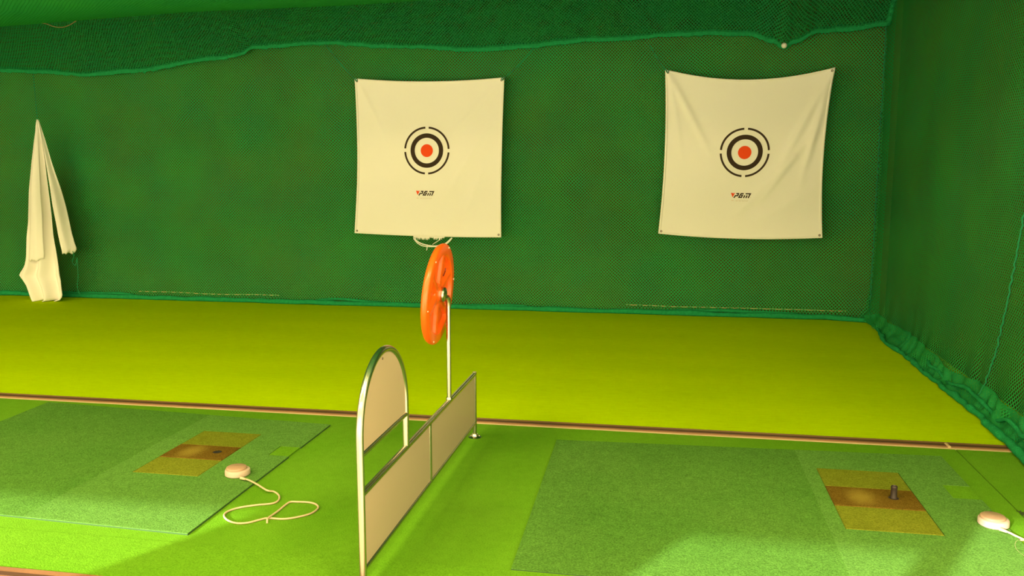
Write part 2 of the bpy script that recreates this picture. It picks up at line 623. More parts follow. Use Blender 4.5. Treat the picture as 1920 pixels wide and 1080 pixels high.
# hem roll lying on the carpet
pts, rs = [], []
for i in range(421):
    x = x0 + (x1 - 0.08 - x0) * i / 420
    r = 0.026 + 0.011 * N(x * 2.3, 1) + 0.005 * N(x * 9, 4)
    yy = NET_Y - 0.055 + 0.035 * N(x * 0.9, 11) + 0.012 * N(x * 4, 12)
    if x > 1.55:
        yy -= (x - 1.55) * 0.25
    pts.append((x, yy, max(r, 0.012) * 0.95 + 0.008 * max(0, N(x * 3, 30))))
    rs.append(max(r, 0.012))
MB().tube(pts, rs, 9).build('hem', 'net_hem', root, 'all')
# second fold of the hem, in stretches
for (xa, xb, zz) in ((-7.2, -5.6, 0.055), (-3.9, -2.9, 0.06), (-2.2, -1.3, 0.05), (-0.2, 1.5, 0.06)):
    pts, rs = [], []
    n = 60
    for i in range(n + 1):
        t = i / n
        x = xa + (xb - xa) * t
        e = math.sin(math.pi * t) ** 0.5
        pts.append((x, NET_Y - 0.035 + 0.02 * N(x * 2, 21), 0.02 + (zz - 0.02) * e + 0.014 * N(x * 3, 23)))
        rs.append(0.006 + 0.012 * e * (0.8 + 0.6 * N(x * 5, 25)))
    MB().tube(pts, rs, 8).build('hem_fold', 'net_hem', root, 'all')
# tan rope threaded through the meshes just above the hem
for (xa, xb) in ((-5.9, -4.2), (-0.4, 1.75)):
    pts = []
    n = int((xb - xa) / 0.02)
    for i in range(n + 1):
        x = xa + (xb - xa) * i / n
        z = 0.085 + 0.012 * N(x * 1.5, 40)
        p = back_net_pt(x, z)
        pts.append((x, p.y + 0.004 + 0.011 * math.sin(x * 62 + 4 * N(x * 3, 9)), z))
    MB().tube(pts, 0.0035, 6).build('threaded_rope', 'rope', root, True)


def side_net_pt(y, z):
    w = 0.05 * N(y * 0.6, z * 0.5, 13) + 0.008 * N(y * 1.1, z * 9, 17)
    g = max(0.0, 1 - z / 0.55)
    w -= g * g * (0.05 + 0.05 * N(y * 1.1, 52) + 0.016 * math.sin(y * 19 + 5 * N(y * 1.4, 57)))
    g2 = max(0.0, 1 - z / 0.12)
    w -= g2 * 0.05
    return Vector((NET_X + w, y, z))


root = empty('side_net', (NET_X, 6, 0))
tag(root, 'green golf net forming the right-hand side, gathered along the floor', 'net')
ya, yb = 3.02, NET_Y + 0.08
MB().grid(300, 80, lambda u, v: side_net_pt(ya + (yb - ya) * u, 0.015 + 3.6 * v ** 1.7),
          lambda u, v: ((yb - ya) * u, 3.6 * v ** 1.7)).build('netting', 'net', root, 'all')
# heap of gathered netting along the floor: a limp apron in uneven folds, ending in a rolled hem
def hem_x(y):
    return NET_X - 0.13 + 0.04 * N(y * 1.5, 66) + 0.014 * N(y * 6, 69) - 0.05 * max(0, 5.4 - y) + 0.06 * max(0, y - 7.6)


def apron(u, v, k=0):
    y = 4.25 + (8.78 - 4.25) * u
    hx = hem_x(y)
    top = 0.15 * (0.85 + 0.5 * N(y * 1.2, 80 + k))
    top *= min(1.0, 0.35 + (8.78 - y) / 0.6)
    p = side_net_pt(y, top)
    t = v
    x = p.x - 0.006 + (hx - p.x) * (t ** 1.6)
    z = top * (1 - t) ** 1.5 + 0.012
    f = math.sin(math.pi * min(1, t * 1.05))
    fold = math.sin(y * 34 + 7 * N(y * 2.2, 83 + k) + 4 * t) * 0.55 + 0.8 * N(y * 7, t * 2.5, 85 + k)
    x -= f * 0.013 * fold * (1 + 0.8 * N(y * 1.3, 90))
    z += f * (0.011 * fold + 0.025 * max(0, N(y * 3.5, t * 3, 94 + k)))
    yy = y + 0.03 * f * N(y * 5, t * 4, 97 + k) + (0.05 * t if k else 0)
    return Vector((x, yy, max(z, 0.006)))


MB().grid(420, 18, lambda u, v: apron(u, v), lambda u, v: (4.53 * u * 1.5, 0.42 * v)).build('gathered_apron', 'net_gather', root, 'all')
pts, rs = [], []
for i in range(241):
    y = 4.25 + (8.78 - 4.25) * i / 240
    r = 0.017 + 0.010 * N(y * 4.0, 60) + 0.006 * N(y * 13, 63) + 0.006 * max(0, 6 - y)
    r = max(r, 0.009)
    pts.append((hem_x(y) + 0.010 * N(y * 9, 61), y, r * 0.95 + 0.012 * max(0, N(y * 3, 64))))
    rs.append(r)
MB().tube(pts, rs, 9).build('hem', 'net_hem', root, 'all')
for (k, ya_, yb_, z0_) in ((0, 4.3, 5.35, 0.10), (1, 5.2, 6.3, 0.07), (2, 6.2, 7.1, 0.06)):
    pts, rs = [], []
    for i in range(61):
        t = i / 60
        y = ya_ + (yb_ - ya_) * t
        e = math.sin(math.pi * t)
        pts.append((hem_x(y) + 0.055 + 0.02 * N(y * 3, 120 + k), y, 0.02 + z0_ * e * (0.8 + 0.5 * N(y * 4, 123 + k))))
        rs.append(0.005 + 0.010 * e ** 0.5 * (0.9 + 0.7 * N(y * 10, 126 + k)))
    MB().tube(pts, rs, 8).build('hem_fold', 'net_hem', root, 'all')
# lacing where two widths of net are joined, and the corner lacing
pts = []
for i in range(120):
    t = i / 119
    z = 3.0 - 2.93 * t
    y = 4.95 + 0.75 * t + 0.006 * math.sin(i * 1.9)
    p = side_net_pt(y, z)
    pts.append((p.x - 0.008 + 0.003 * math.sin(i * 2.3), y, z))
MB().tube(pts, 0.0055, 6).build('lacing', 'net_cord', root, True)
pts = []
for i in range(160):
    z = 0.05 + 2.8 * i / 159
    pts.append((NET_X - 0.035 + 0.006 * math.sin(i * 1.7) + 0.01 * N(z * 2, 81), NET_Y - 0.05 + 0.006 * math.cos(i * 2.1), z))
MB().tube(pts, 0.006, 6).build('corner_lacing', 'net_cord', root, True)

# ceiling net: a sagging belly, then a skirt dropping to a hem in front of the back net
HEM = [(-9.2, 2.60), (-7.44, 2.56), (-6.9, 2.53), (-6.31, 2.485), (-5.79, 2.516), (-4.71, 2.634), (-4.52, 2.66), (-4.34, 2.735), (-3.62, 2.763), (-2.7, 2.70), (-1.914, 2.655),
       (-0.573, 2.725), (0.2, 2.756), (0.72, 2.74), (0.93, 2.67), (1.036, 2.605), (1.13, 2.66), (1.35, 2.745), (1.6, 2.762), (2.0, 2.80)]
HEM_Y = 8.74


def hem_z(x):
    return lerp_list(HEM, x) + 0.010 * N(x * 4, 90) + 0.006 * N(x * 11, 91)


def hem_y(x):
    return HEM_Y + 0.02 * N(x * 1.2, 95)


def belly(x, y):
    mm = 0.176 + (x + 5.0) * 0.0042
    return 1.5 + mm * y + 0.12 * (y - 6.0) ** 2 + 0.025 * N(x * 0.7, y * 0.6, 99)


def skirt(x, t):                                   # t = 0 at the hem, 1 at the ridge by the belly
    y = hem_y(x) + (7.75 - HEM_Y) * t
    za, zb = hem_z(x), belly(x, 7.75)
    z = za + (zb - za) * (1 - (1 - t) ** 1.7) + 0.02 * math.sin(math.pi * t) * N(x * 1.3, t * 3, 101)
    return Vector((x, y, z))


root = empty('ceiling_net', (-3.5, 7.7, 3.1))
tag(root, 'green ceiling net sagging overhead, its ragged hem draped in front of the back net', 'net')
cx0, cx1 = XL + 0.05, NET_X - 0.02
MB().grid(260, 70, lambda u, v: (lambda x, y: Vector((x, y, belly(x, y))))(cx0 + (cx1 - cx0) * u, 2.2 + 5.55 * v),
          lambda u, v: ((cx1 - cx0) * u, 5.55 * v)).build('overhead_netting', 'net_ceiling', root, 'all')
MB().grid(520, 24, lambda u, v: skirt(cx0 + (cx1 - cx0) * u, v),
          lambda u, v: ((cx1 - cx0) * u, 1.2 * v)).build('skirt', 'net_skirt_shaded', root, 'all')
# ragged hem: a limp doubled band
def hem_band(u, v):
    x = cx0 + (cx1 - cx0) * u
    a = 2 * math.pi * v
    h = 0.030 + 0.012 * N(x * 2.1, 110) + 0.010 * N(x * 17, 111) + 0.006 * N(x * 41, 112)
    return Vector((x, hem_y(x) - 0.004 + 0.011 * math.sin(a), hem_z(x) + 0.012 + h * math.cos(a)))


MB().grid(620, 10, hem_band).build('hem', 'net_hem', root, 'all')
pts = [(lambda q: (q[0], 6.15, q[1]))(at_px(px, py, 6.15)) for px, py in ((78, 43), (88, 45), (102, 50), (118, 51), (132, 46), (143, 39))]
MB().tube(spline(pts, 6), 0.003, 6).build('threaded_rope', 'rope_brown', root, True)
pts = [(NET_X - 0.03, HEM_Y - 0.35 * t, hem_z(1.95) + 0.30 * t ** 0.8 + 0.012 * math.sin(t * 40)) for t in [i / 20 for i in range(21)]]
MB().tube(pts, [0.03 - 0.012 * i / 20 for i in range(21)], 8).build('corner_hem', 'net_hem', root, 'all')

# golf ball caught in the pocket of the hem
bm = bmesh.new()
bmesh.ops.create_icosphere(bm, subdivisions=4, radius=0.026)
for v in bm.verts:                                  # shallow dimples
    d = v.co.normalized()
    w = math.sin(math.acos(max(-1, min(1, d.z))) * 14) * math.sin(math.atan2(d.y, d.x) * 14 * max(0.25, math.sqrt(max(0, 1 - d.z * d.z))))
    v.co *= 1 - 0.012 * max(0, w)
me = bpy.data.meshes.new('golf_ball')
bm.to_mesh(me)
bm.free()
for p in me.polygons:
    p.use_smooth = True
me.materials.append(M['ball'])
ball = bpy.data.objects.new('golf_ball', me)
ball.location = (1.036, HEM_Y - 0.042, 2.622)
C.objects.link(ball)
tag(ball, 'white golf ball caught in the hem of the ceiling net', 'golf ball')


# ------------------------------------------------------------------ target cloths
def make_cloth(name, label, tl, tr, br, bl, sag_top, sag_bot, bow_l, bow_r, y0, creases, tgt, logo, cords, ruffle=0.0, holes='TTBB'):
    tl, tr, br, bl = map(Vector, (tl, tr, br, bl))

    def edge_top(u):
        return tl.lerp(tr, u) + Vector((0, -sag_top * 4 * u * (1 - u)))

    def edge_bot(u):
        return bl.lerp(br, u) + Vector((0, -sag_bot * 4 * u * (1 - u)))

    def edge_l(v):
        return bl.lerp(tl, v) + Vector((bow_l * 4 * v * (1 - v), 0))

    def edge_r(v):
        return br.lerp(tr, v) + Vector((-bow_r * 4 * v * (1 - v), 0))

    def surf(u, v, off=0.0):
        p = edge_bot(u) * (1 - v) + edge_top(u) * v + edge_l(v) * (1 - u) + edge_r(v) * u
        p -= (bl * (1 - u) * (1 - v) + br * u * (1 - v) + tl * (1 - u) * v + tr * u * v)
        y = -0.02 * math.sin(math.pi * u) * math.sin(math.pi * v) + 0.008 * N(u * 3, v * 3, y0 * 7 + tl.x)
        for (ua, va, ub, vb, wd, am) in creases:
            a, bq = Vector((ua, va)), Vector((ub, vb))
            d = bq - a
            t = max(0, min(1, (Vector((u, v)) - a).dot(d) / d.length_squared))
            q = (a + d * t - Vector((u, v))).length
            y -= am * math.exp(-(q / wd) ** 2) * math.sin(math.pi * min(1, 0.15 + 0.85 * t)) ** 0.6
        y -= ruffle * math.sin(v * 9) * max(0, u - 0.85) / 0.15 * 0.4
        return Vector((p.x, y0 + y - off, p.y))

    root = empty(name, (bl.x * 0.5 + br.x * 0.5, y0, min(bl.y, br.y)))
    tag(root, label, 'target cloth', 'white target cloths on the back net')
    MB().grid(110, 110, surf).build('canvas', 'cloth', root, 'all', solid=0.003)
    wu, wv = (tr - tl).length, (tl - bl).length
    e = 0.022
    for (f0, nm) in ((lambda s, t: (s, t * e / wv), 'hem'), (lambda s, t: (s, 1 - t * e / wv), 'hem'), (lambda s, t: (t * e / wu, s), 'hem'), (lambda s, t: (1 - t * e / wu, s), 'hem')):
        MB().grid(90, 2, lambda s, t, f0=f0: surf(*f0(s, t), off=0.003)).build(nm, 'hemcloth', root, 'all', solid=0.003)
    ins = 0.017
    for key, (u, v) in zip('ABCD', ((ins, 1 - ins), (1 - ins, 1 - ins), (1 - ins, ins), (ins, ins))):
        p = surf(u, v, 0.006)
        prof = [(0.0045, -0.002), (0.010, -0.002), (0.011, 0.0), (0.010, 0.002), (0.0045, 0.002)]
        ob = MB()
        vs = []
        for (r, h) in prof:
            for k in range(14):
                w = 2 * math.pi * k / 14
                vs.append((p.x + r * math.cos(w), p.y - h, p.z + r * math.sin(w)))
        fs = [(i * 14 + k, i * 14 + (k + 1) % 14, ((i + 1) % 5) * 14 + (k + 1) % 14, ((i + 1) % 5) * 14 + k) for i in range(5) for k in range(14)]
        ob.add(vs, fs).build('eyelet', 'grommet', root, True)
    # printed target
    cu, cv = tgt

    def at(dx, dz, off=0.0045):
        return surf(cu + dx / wu, cv + dz / wv, off)

    def ring(r0, r1, a0, a1, mat, nm, par):
        n = max(6, int((a1 - a0) / 0.05))
        return MB().grid(n, 3, lambda s, t: at((r0 + (r1 - r0) * t) * math.cos(a0 + (a1 - a0) * s), (r0 + (r1 - r0) * t) * math.sin(a0 + (a1 - a0) * s))).build(nm, mat, par, 'all')

    g = 0.075
    for q in range(4):
        ring(0.226, 0.246, q * math.pi / 2 + g, (q + 1) * math.pi / 2 - g, 'ink', 'printed_arc', root)
    ring(0.131, 0.177, 0, 2 * math.pi, 'ink', 'printed_ring', root)
    ring(0.0, 0.066, 0, 2 * math.pi, 'red', 'printed_bullseye', root)
    # printed maker's mark: coordinates in thousandths of its own width
    lu, lv = logo
    sc = 1.82e-4

    def lp(x, z, off=0.0045):
        return surf(lu + (x - 930) * sc / wu, lv - (z - 530) * sc / wv, off)

    def poly(ps, mat, nm):
        vs = [lp(*p) for p in ps]
        return MB().add(vs, [tuple(range(len(vs)))]).build(nm, mat, root)

    def stroke(ps, w, mat, nm):
        b = MB()
        P = [Vector(p) for p in ps]
        L, Rr = [], []
        for i in range(len(P)):
            d1 = (P[i] - P[i - 1]).normalized() if i else (P[1] - P[0]).normalized()
            d2 = (P[i + 1] - P[i]).normalized() if i < len(P) - 1 else d1
            nn = Vector((-d1.y - d2.y, d1.x + d2.x))
            nn = nn / max(nn.length_squared / 2, 0.5) * w / 2
            L.append(P[i] + nn)
            Rr.append(P[i] - nn)
        n = len(P)
        b.add([lp(*p) for p in L] + [lp(*p) for p in Rr], [(i, i + 1, n + i + 1, n + i) for i in range(n - 1)])
        return b.build(nm, mat, root)

    poly([(390, 392), (480, 392), (505, 430), (600, 430), (490, 640)], 'red', 'printed_triangle')
    poly([(500, 392), (635, 392), (615, 420), (517, 420)], 'red', 'printed_triangle')
    stroke([(680, 425), (805, 425), (770, 540), (645, 540), (560, 665)], 66, 'ink', 'printed_letter_p')
    stroke([(1085, 425), (945, 425), (830, 632), (965, 632), (1015, 520), (945, 520)], 66, 'ink', 'printed_letter_g')
    stroke([(1185, 428), (1440, 428), (1325, 665)], 66, 'ink', 'printed_letter_m')
    stroke([(1150, 515), (1078, 665)], 66, 'ink', 'printed_letter_m')
    stroke([(1275, 515), (1203, 665)], 66, 'ink', 'printed_letter_m')
    stroke([(1440, 640), (1475, 640)], 40, 'faint2', 'printed_dot')
    stroke([(430, 812), (560, 812)], 26, 'faint', 'printed_caption')
    for i in range(8):
        x = 690 + i * 88
        stroke([(x + 8, 780), (x - 6, 845)], 24, 'faint' if i < 3 else 'faint2', 'printed_caption')
        if i % 2 == 0:
            stroke([(x + 4, 840), (x + 44, 840)], 20, 'faint2', 'printed_caption')
    for (u, v, ex, ez) in cords:
        p = surf(u, v, 0.004)
        q = Vector((ex, HEM_Y - 0.02, ez))
        pts = [p.lerp(q, i / 14) + Vector((0, 0, -0.02 * math.sin(math.pi * i / 14))) for i in range(15)]
        MB().tube(pts, 0.0042, 6).build('tie_cord', 'net_cord', root, True)
        k = p + Vector((0.004, -0.004, 0.004))
        MB().tube(spline([k + Vector((0.012 * math.cos(a), -0.004, 0.012 * math.sin(a))) for a in [j * 1.25 for j in range(5)]], 4, True), 0.004, 6, closed=True).build('knot', 'net_cord', root, True)
    return root, surf


CLOTH_Y = 8.70
def P(x, y):
    return at_px(x, y, CLOTH_Y)


cloth1, surf1 = make_cloth('target_cloth', 'flat white cloth with bullseye print, frayed hem, hanging behind the orange wheel',
    P(665, 147), P(946, 145), P(940, 445), P(665, 437), 0.035, 0.012, 0.03, 0.012, CLOTH_Y,
    [(0.02, 0.98, 0.22, 0.60, 0.02, 0.010), (0.98, 0.98, 0.62, 0.62, 0.025, 0.012), (0.93, 0.75, 0.55, 0.15, 0.035, 0.010), (0.88, 0.45, 0.72, 0.05, 0.03, 0.008), (0.5, 0.02, 0.8, 0.25, 0.04, 0.006)],
    (0.492, 0.559), (0.483, 0.283), [(0.012, 0.988, *at_px(612, 84, HEM_Y)), (0.988, 0.988, *at_px(1002, 90, HEM_Y))])
cloth2, surf2 = make_cloth('target_cloth', 'creased white cloth with bullseye print, sagging top edge, nearest the right-hand net',
    P(1247, 130), P(1566, 126), P(1542, 446), P(1234, 438), 0.105, 0.03, 0.03, 0.045, CLOTH_Y,
    [(0.02, 0.98, 0.30, 0.52, 0.025, 0.018), (0.02, 0.98, 0.12, 0.45, 0.02, 0.010), (0.99, 0.98, 0.72, 0.42, 0.028, 0.022), (0.99, 0.98, 0.86, 0.30, 0.022, 0.014),
     (0.92, 0.62, 0.45, 0.14, 0.03, 0.018), (0.82, 0.50, 0.60, 0.22, 0.02, 0.012), (0.95, 0.30, 0.50, 0.06, 0.035, 0.010), (0.97, 0.78, 0.90, 0.45, 0.02, 0.014)],
    (0.508, 0.548), (0.499, 0.277), [(0.012, 0.988, *at_px(1218, 84, HEM_Y))])
# frayed hem of the first cloth: fringe and loose loops of torn seam
u0, u1 = 0.41, 0.62
fr = MB()
for i in range(46):
    u = u0 + (u1 - u0) * (i + random.random() * 0.6) / 46
    p = surf1(u, 0.002, -0.004)
    l = 0.030 + 0.014 * random.random()
    if 0.52 < u < 0.545 or u > 0.60:
        l *= 0.45
    dx = random.uniform(-0.006, 0.006)
    fr.add([(p.x - 0.005, p.y, p.z + 0.01), (p.x + 0.005, p.y, p.z + 0.01), (p.x + dx + 0.002, p.y - 0.004, p.z - l), (p.x + dx - 0.002, p.y - 0.004, p.z - l)], [(0, 1, 2, 3)])
    fr.add([(p.x - 0.008, p.y + 0.003, p.z + 0.01), (p.x + 0.008, p.y + 0.003, p.z + 0.01), (p.x + 0.006, p.y + 0.003, p.z - l * 0.55), (p.x - 0.006, p.y + 0.003, p.z - l * 0.55)], [(0, 1, 2, 3)])
fr.build('frayed_fringe', 'hemcloth', cloth1, fix=False)
def loop(pxs, r, dy=0.0):
    pts = [(lambda q: (q[0], CLOTH_Y - 0.02 - dy, q[1]))(P(*p)) for p in pxs]
    MB().tube(spline(pts, 6), r, 6).build('torn_seam', 'hemcloth', cloth1, True)
loop([(777, 446), (786, 454), (800, 459), (818, 461), (835, 457), (848, 446)], 0.0065)
loop([(777, 447), (785, 456), (796, 461), (812, 462), (828, 461), (841, 455), (849, 446)], 0.005, 0.008)
loop([(802, 459), (802, 464), (801, 469)], 0.004, 0.004)
loop([(812, 458), (824, 450), (826, 446)], 0.003, 0.002)

# third cloth, hanging from one corner in long folds
CY = 8.52
Q = lambda x, y: at_px(x, y, CY)
root = empty('draped_cloth', (Q(85, 560)[0], CY, 0))
tag(root, 'white cloth hanging by one corner in long folds down to the floor', 'cloth')


def drape(rows, folds, amp, y0, nm, seed, n=64, off=0.0):
    """rows: (pixel y, left x, right x); vertical pleats across the width."""
    L = [(r[0], r[1]) for r in rows]
    R_ = [(r[0], r[2]) for r in rows]
    ya, yb = rows[0][0], rows[-1][0]

    def lin(tab, x):
        for (a, va), (b_, vb) in zip(tab, tab[1:]):
            if x <= b_:
                return va + (vb - va) * (x - a) / (b_ - a)
        return tab[-1][1]

    def fn(u, v):
        py = ya + (yb - ya) * v
        xl, xr = lin(L, py), lin(R_, py)
        px = xl + (xr - xl) * u
        xw, zw = Q(px, py)
        k = min(1, 0.10 + v * 1.4)
        w = amp * k * (math.sin(u * folds * 2 * math.pi + seed + 0.8 * N(u * 2, v * 2, seed)) + 0.5 * N(u * 5, v * 3, seed + 4))
        bulge = -0.05 * math.sin(math.pi * u) * k
        hemw = 0.02 * N(u * 6, seed) * v
        return Vector((xw, y0 + off * min(1, 0.08 + v * 1.8) + w + bulge, max(zw + hemw * (v > 0.97), 0.004)))
    return MB().grid(n, 70, fn).build(nm, 'cloth', root, 'all', solid=0.004), fn


dr, drf = drape([(224, 69.5, 71.5), (235, 67, 75), (262, 65, 80), (300, 62, 87), (350, 58, 94), (400, 53, 101), (440, 48.5, 106), (480, 44.5, 113), (500, 40, 116), (509, 34.5, 117), (516, 29.5, 118), (524, 35, 120), (534, 43, 121), (553, 51, 123.5), (560, 56, 121), (566, 62, 110)],
      2.6, 0.055, CY, 'drape', 1.0)
drape([(225, 70.5, 72), (262, 76, 82.5), (300, 83, 92), (350, 90, 106), (400, 97, 119), (440, 104, 128), (458, 108, 133), (466, 110, 136), (471, 112, 135.5), (476, 116, 130)],
      0.8, 0.025, CY, 'side_fold', 2.6, 30, 0.04)
drape([(226, 70, 71.2), (262, 67, 75), (300, 65, 79), (350, 63, 85), (400, 61, 90), (450, 60, 92), (478, 59.5, 94), (486, 61, 93)],
      0.7, 0.014, CY, 'front_fold', 0.4, 30, -0.075)
# faint print showing on the folded left edge
for (v0, v1, ua, ub) in ((0.40, 0.415, 0.03, 0.10), (0.435, 0.45, 0.02, 0.09), (0.465, 0.49, 0.03, 0.12), (0.51, 0.53, 0.02, 0.10), (0.565, 0.585, 0.03, 0.13), (0.60, 0.625, 0.02, 0.10)):
    MB().grid(4, 3, lambda s_, t_: drf(ua + (ub - ua) * s_, v0 + (v1 - v0) * t_) + Vector((0, -0.004, 0))).build('printed_mark', 'faint2', root, 'all')
a, b2 = Q(66, 138), Q(70, 226)
MB().tube([(at_px(66, 138, HEM_Y)[0], HEM_Y - 0.03, at_px(66, 138, HEM_Y)[1])] + [(b2[0], CY, b2[1])], 0.004, 6).build('tie_cord', 'net_cord', root, True)
pts = [(lambda q: (q[0], CY + 0.04, max(q[1], 0.005)))(Q(*p)) for p in ((131, 470), (134, 480), (131, 492), (137, 498), (140, 484), (141, 500), (142, 520), (140.5, 535), (142, 546), (146, 553))]
MB().tube(spline(pts, 6), 0.0038, 6).build('loose_cord', 'net_cord', root, True)

# ------------------------------------------------------------------ bay divider
DX = -1.03
root = empty('bay_divider', (DX, 3.65, 0))
tag(root, 'stainless tube bay divider with cream panels and a rounded arch at its near end', 'divider')
FY, RY, BY = 2.745, 3.275, 4.545                     # front post, arch rear leg, far post
ZT, ZM, ZB = 0.362, 0.503, 0.085
ar = (RY - FY) / 2
zc = 0.823 - ar
arch = [(DX, FY, 0.0), (DX, FY, 0.2), (DX, FY, zc - 0.05)]
arch += [(DX, FY + ar - ar * math.cos(a), zc + ar * math.sin(a)) for a in [math.pi * i / 36 for i in range(37)]]
arch += [(DX, RY, zc - 0.05), (DX, RY, ZT)]
MB().tube(arch, 0.0135, 14).build('arch_tube', 'chrome', root, True)
MB().tube([(DX, FY, ZT), (DX, BY, ZT)], 0.0125, 14).build('top_rail', 'chrome', root, True)
MB().tube([(DX, FY, ZB), (DX, BY, ZB)], 0.0105, 12).build('bottom_rail', 'chrome', root, True)
MB().tube([(DX, FY, ZM), (DX, RY, ZM)], 0.0115, 12).build('arch_rail', 'chrome', root, True)
MB().tube([(DX, 3.62, ZB), (DX, 3.62, ZT)], 0.0115, 12).build('mullion', 'chrome', root, True)
MB().tube([(DX, BY, 0.0), (DX, BY, ZT + 0.0125)], 0.0115, 14).build('end_post', 'chrome', root, True)
MB().tube([(DX, 3.985, ZT), (DX, 3.985, 0.845)], 0.0115, 12).build('pole', 'chrome', root, True)
MB().lathe([(0.0, 0.0125), (0.016, 0.0125), (0.0165, 0.020), (0.013, 0.026), (0.0, 0.026)], 16, (DX, 3.985, ZT - 0.006)).build('pole_collar', 'chrome', root, True)
for y in (FY, BY):
    fl_ = MB().lathe([(0.0, 0.0), (0.036, 0.0), (0.037, 0.004), (0.032, 0.007), (0.020, 0.010), (0.017, 0.022), (0.0, 0.022)], 24, (DX, y, 0)).build('foot_flange', 'chrome', root, True)
    for k in range(3):
        a = k * 2.09 + 0.5
        MB().lathe([(0.0, 0.006), (0.006, 0.006), (0.0055, 0.0105), (0.003, 0.0125), (0.0, 0.0128)], 10, (DX + 0.026 * math.cos(a), y + 0.026 * math.sin(a), 0)).build('bolt', 'chrome', fl_, True)
for (ya, yb) in ((FY + 0.010, 3.613), (3.627, BY - 0.008)):
    MB().box((DX - 0.004, ya, ZB + 0.008), (DX + 0.004, yb, ZT - 0.008)).build('panel', 'panel', root)
ri = ar - 0.009
out = [(FY + 0.009, ZM + 0.008), (RY - 0.009, ZM + 0.008)] + [(FY + ar + ri * math.cos(a), zc + ri * math.sin(a)) for a in [math.pi * i / 30 for i in range(31)]]
n = len(out)
MB().add([(DX - 0.004, y, z) for y, z in out] + [(DX + 0.004, y, z) for y, z in out],
         [tuple(reversed(range(n))), tuple(range(n, 2 * n))] + [(i, (i + 1) % n, n + (i + 1) % n, n + i) for i in range(n)]).build('arch_panel', 'panel', root)
for (y, z) in ((FY + ar - 0.02, 0.795),):
    MB().lathe([(0.0, 0.0), (0.005, 0.0), (0.004, 0.003), (0.0, 0.004)], 10, (DX + 0.004, y, z), 'X').build('screw', 'grommet', root, True)

MB().tube([(DX, 3.985, 0.835), (DX, 3.982, 0.86), (DX - 0.002, 3.972, 0.88)], 0.0135, 12).build('pole_clamp', 'chrome', root, True)

# ------------------------------------------------------------------ orange wheel on the pole
WY, WZ, WR = 3.935, 0.895, 0.243
WX = DX - 0.020                                      # its open face; the wheel lies to the left of the pole
root = empty('orange_wheel', (WX, WY, WZ))
tag(root, 'orange plastic spoked wheel on top of the divider pole', 'wheel')
o = (WX, WY, WZ)
MB().lathe([(WR - 0.060, -0.030), (WR - 0.058, -0.010), (WR - 0.050, 0.0), (WR - 0.010, 0.0), (WR - 0.003, -0.004), (WR, -0.010), (WR - 0.002, -0.022), (WR - 0.009, -0.032), (WR - 0.024, -0.037), (WR - 0.045, -0.037)],
           64, o, 'X', closed=True).build('rim', 'orange', root, True)
MB().lathe([(0.0, -0.026), (0.08, -0.024), (0.16, -0.021), (WR - 0.052, -0.019), (WR - 0.052, -0.034), (0.16, -0.038), (0.08, -0.041), (0.0, -0.042)], 64, o, 'X').build('dish', 'orange', root, True)
MB().lathe([(0.0, -0.036), (0.062, -0.034), (0.058, -0.016), (0.050, -0.010), (0.034, -0.010), (0.030, -0.004), (0.0, -0.004)], 32, o, 'X').build('hub', 'orange', root, True)
for k in range(6):
    a = k * math.pi / 3 + 0.45
    ca, sa = math.cos(a), math.sin(a)
    vs = []
    for (r, w, h) in ((0.045, 0.034, -0.008), (0.10, 0.027, -0.007), (0.15, 0.024, -0.006), (WR - 0.050, 0.032, -0.003)):
        for (dw, dh) in ((-w, -0.040), (-w * 0.45, h), (w * 0.45, h), (w, -0.040)):
            vs.append((WX + (dh if dh > -0.039 else -0.027), WY + r * ca - dw * sa, WZ + r * sa + dw * ca))
    fs = [(i * 4 + j, i * 4 + j + 1, (i + 1) * 4 + j + 1, (i + 1) * 4 + j) for i in range(3) for j in range(3)]
    fs += [(0, 1, 2, 3), (12, 15, 14, 13)]
    MB().add(vs, fs).build('spoke', 'orange', root, False, bevel=0.004)
for k in range(6):
    a = k * math.pi / 3 + 0.2
    MB().lathe([(0.0, 0.0), (0.0045, 0.0), (0.0035, 0.003), (0.0, 0.0035)], 10, (WX - 0.001, WY + (WR - 0.014) * math.cos(a), WZ + (WR - 0.014) * math.sin(a)), 'X').build('rivet', 'bolt', root, True)
for (a, r) in ((0.35, 0.175), (0.72, 0.135)):
    y, z = WY + r * math.cos(a), WZ + r * math.sin(a)
    MB().tube([(WX - 0.019, y - 0.018, z - 0.012), (WX - 0.019, y + 0.012, z + 0.006), (WX - 0.019, y + 0.014, z + 0.022)], 0.0025, 6).build('slit', 'orange_dark', root)
hb = MB().lathe([(0.0, -0.004), (0.036, -0.004), (0.037, 0.002), (0.036, 0.008), (0.031, 0.013), (0.018, 0.017), (0.0, 0.0185)], 28, (WX, WY + 0.03, WZ - 0.005), 'X').build('hub_cap', 'chrome', root, True)
root.rotation_euler = (0, math.radians(5.5), 0)


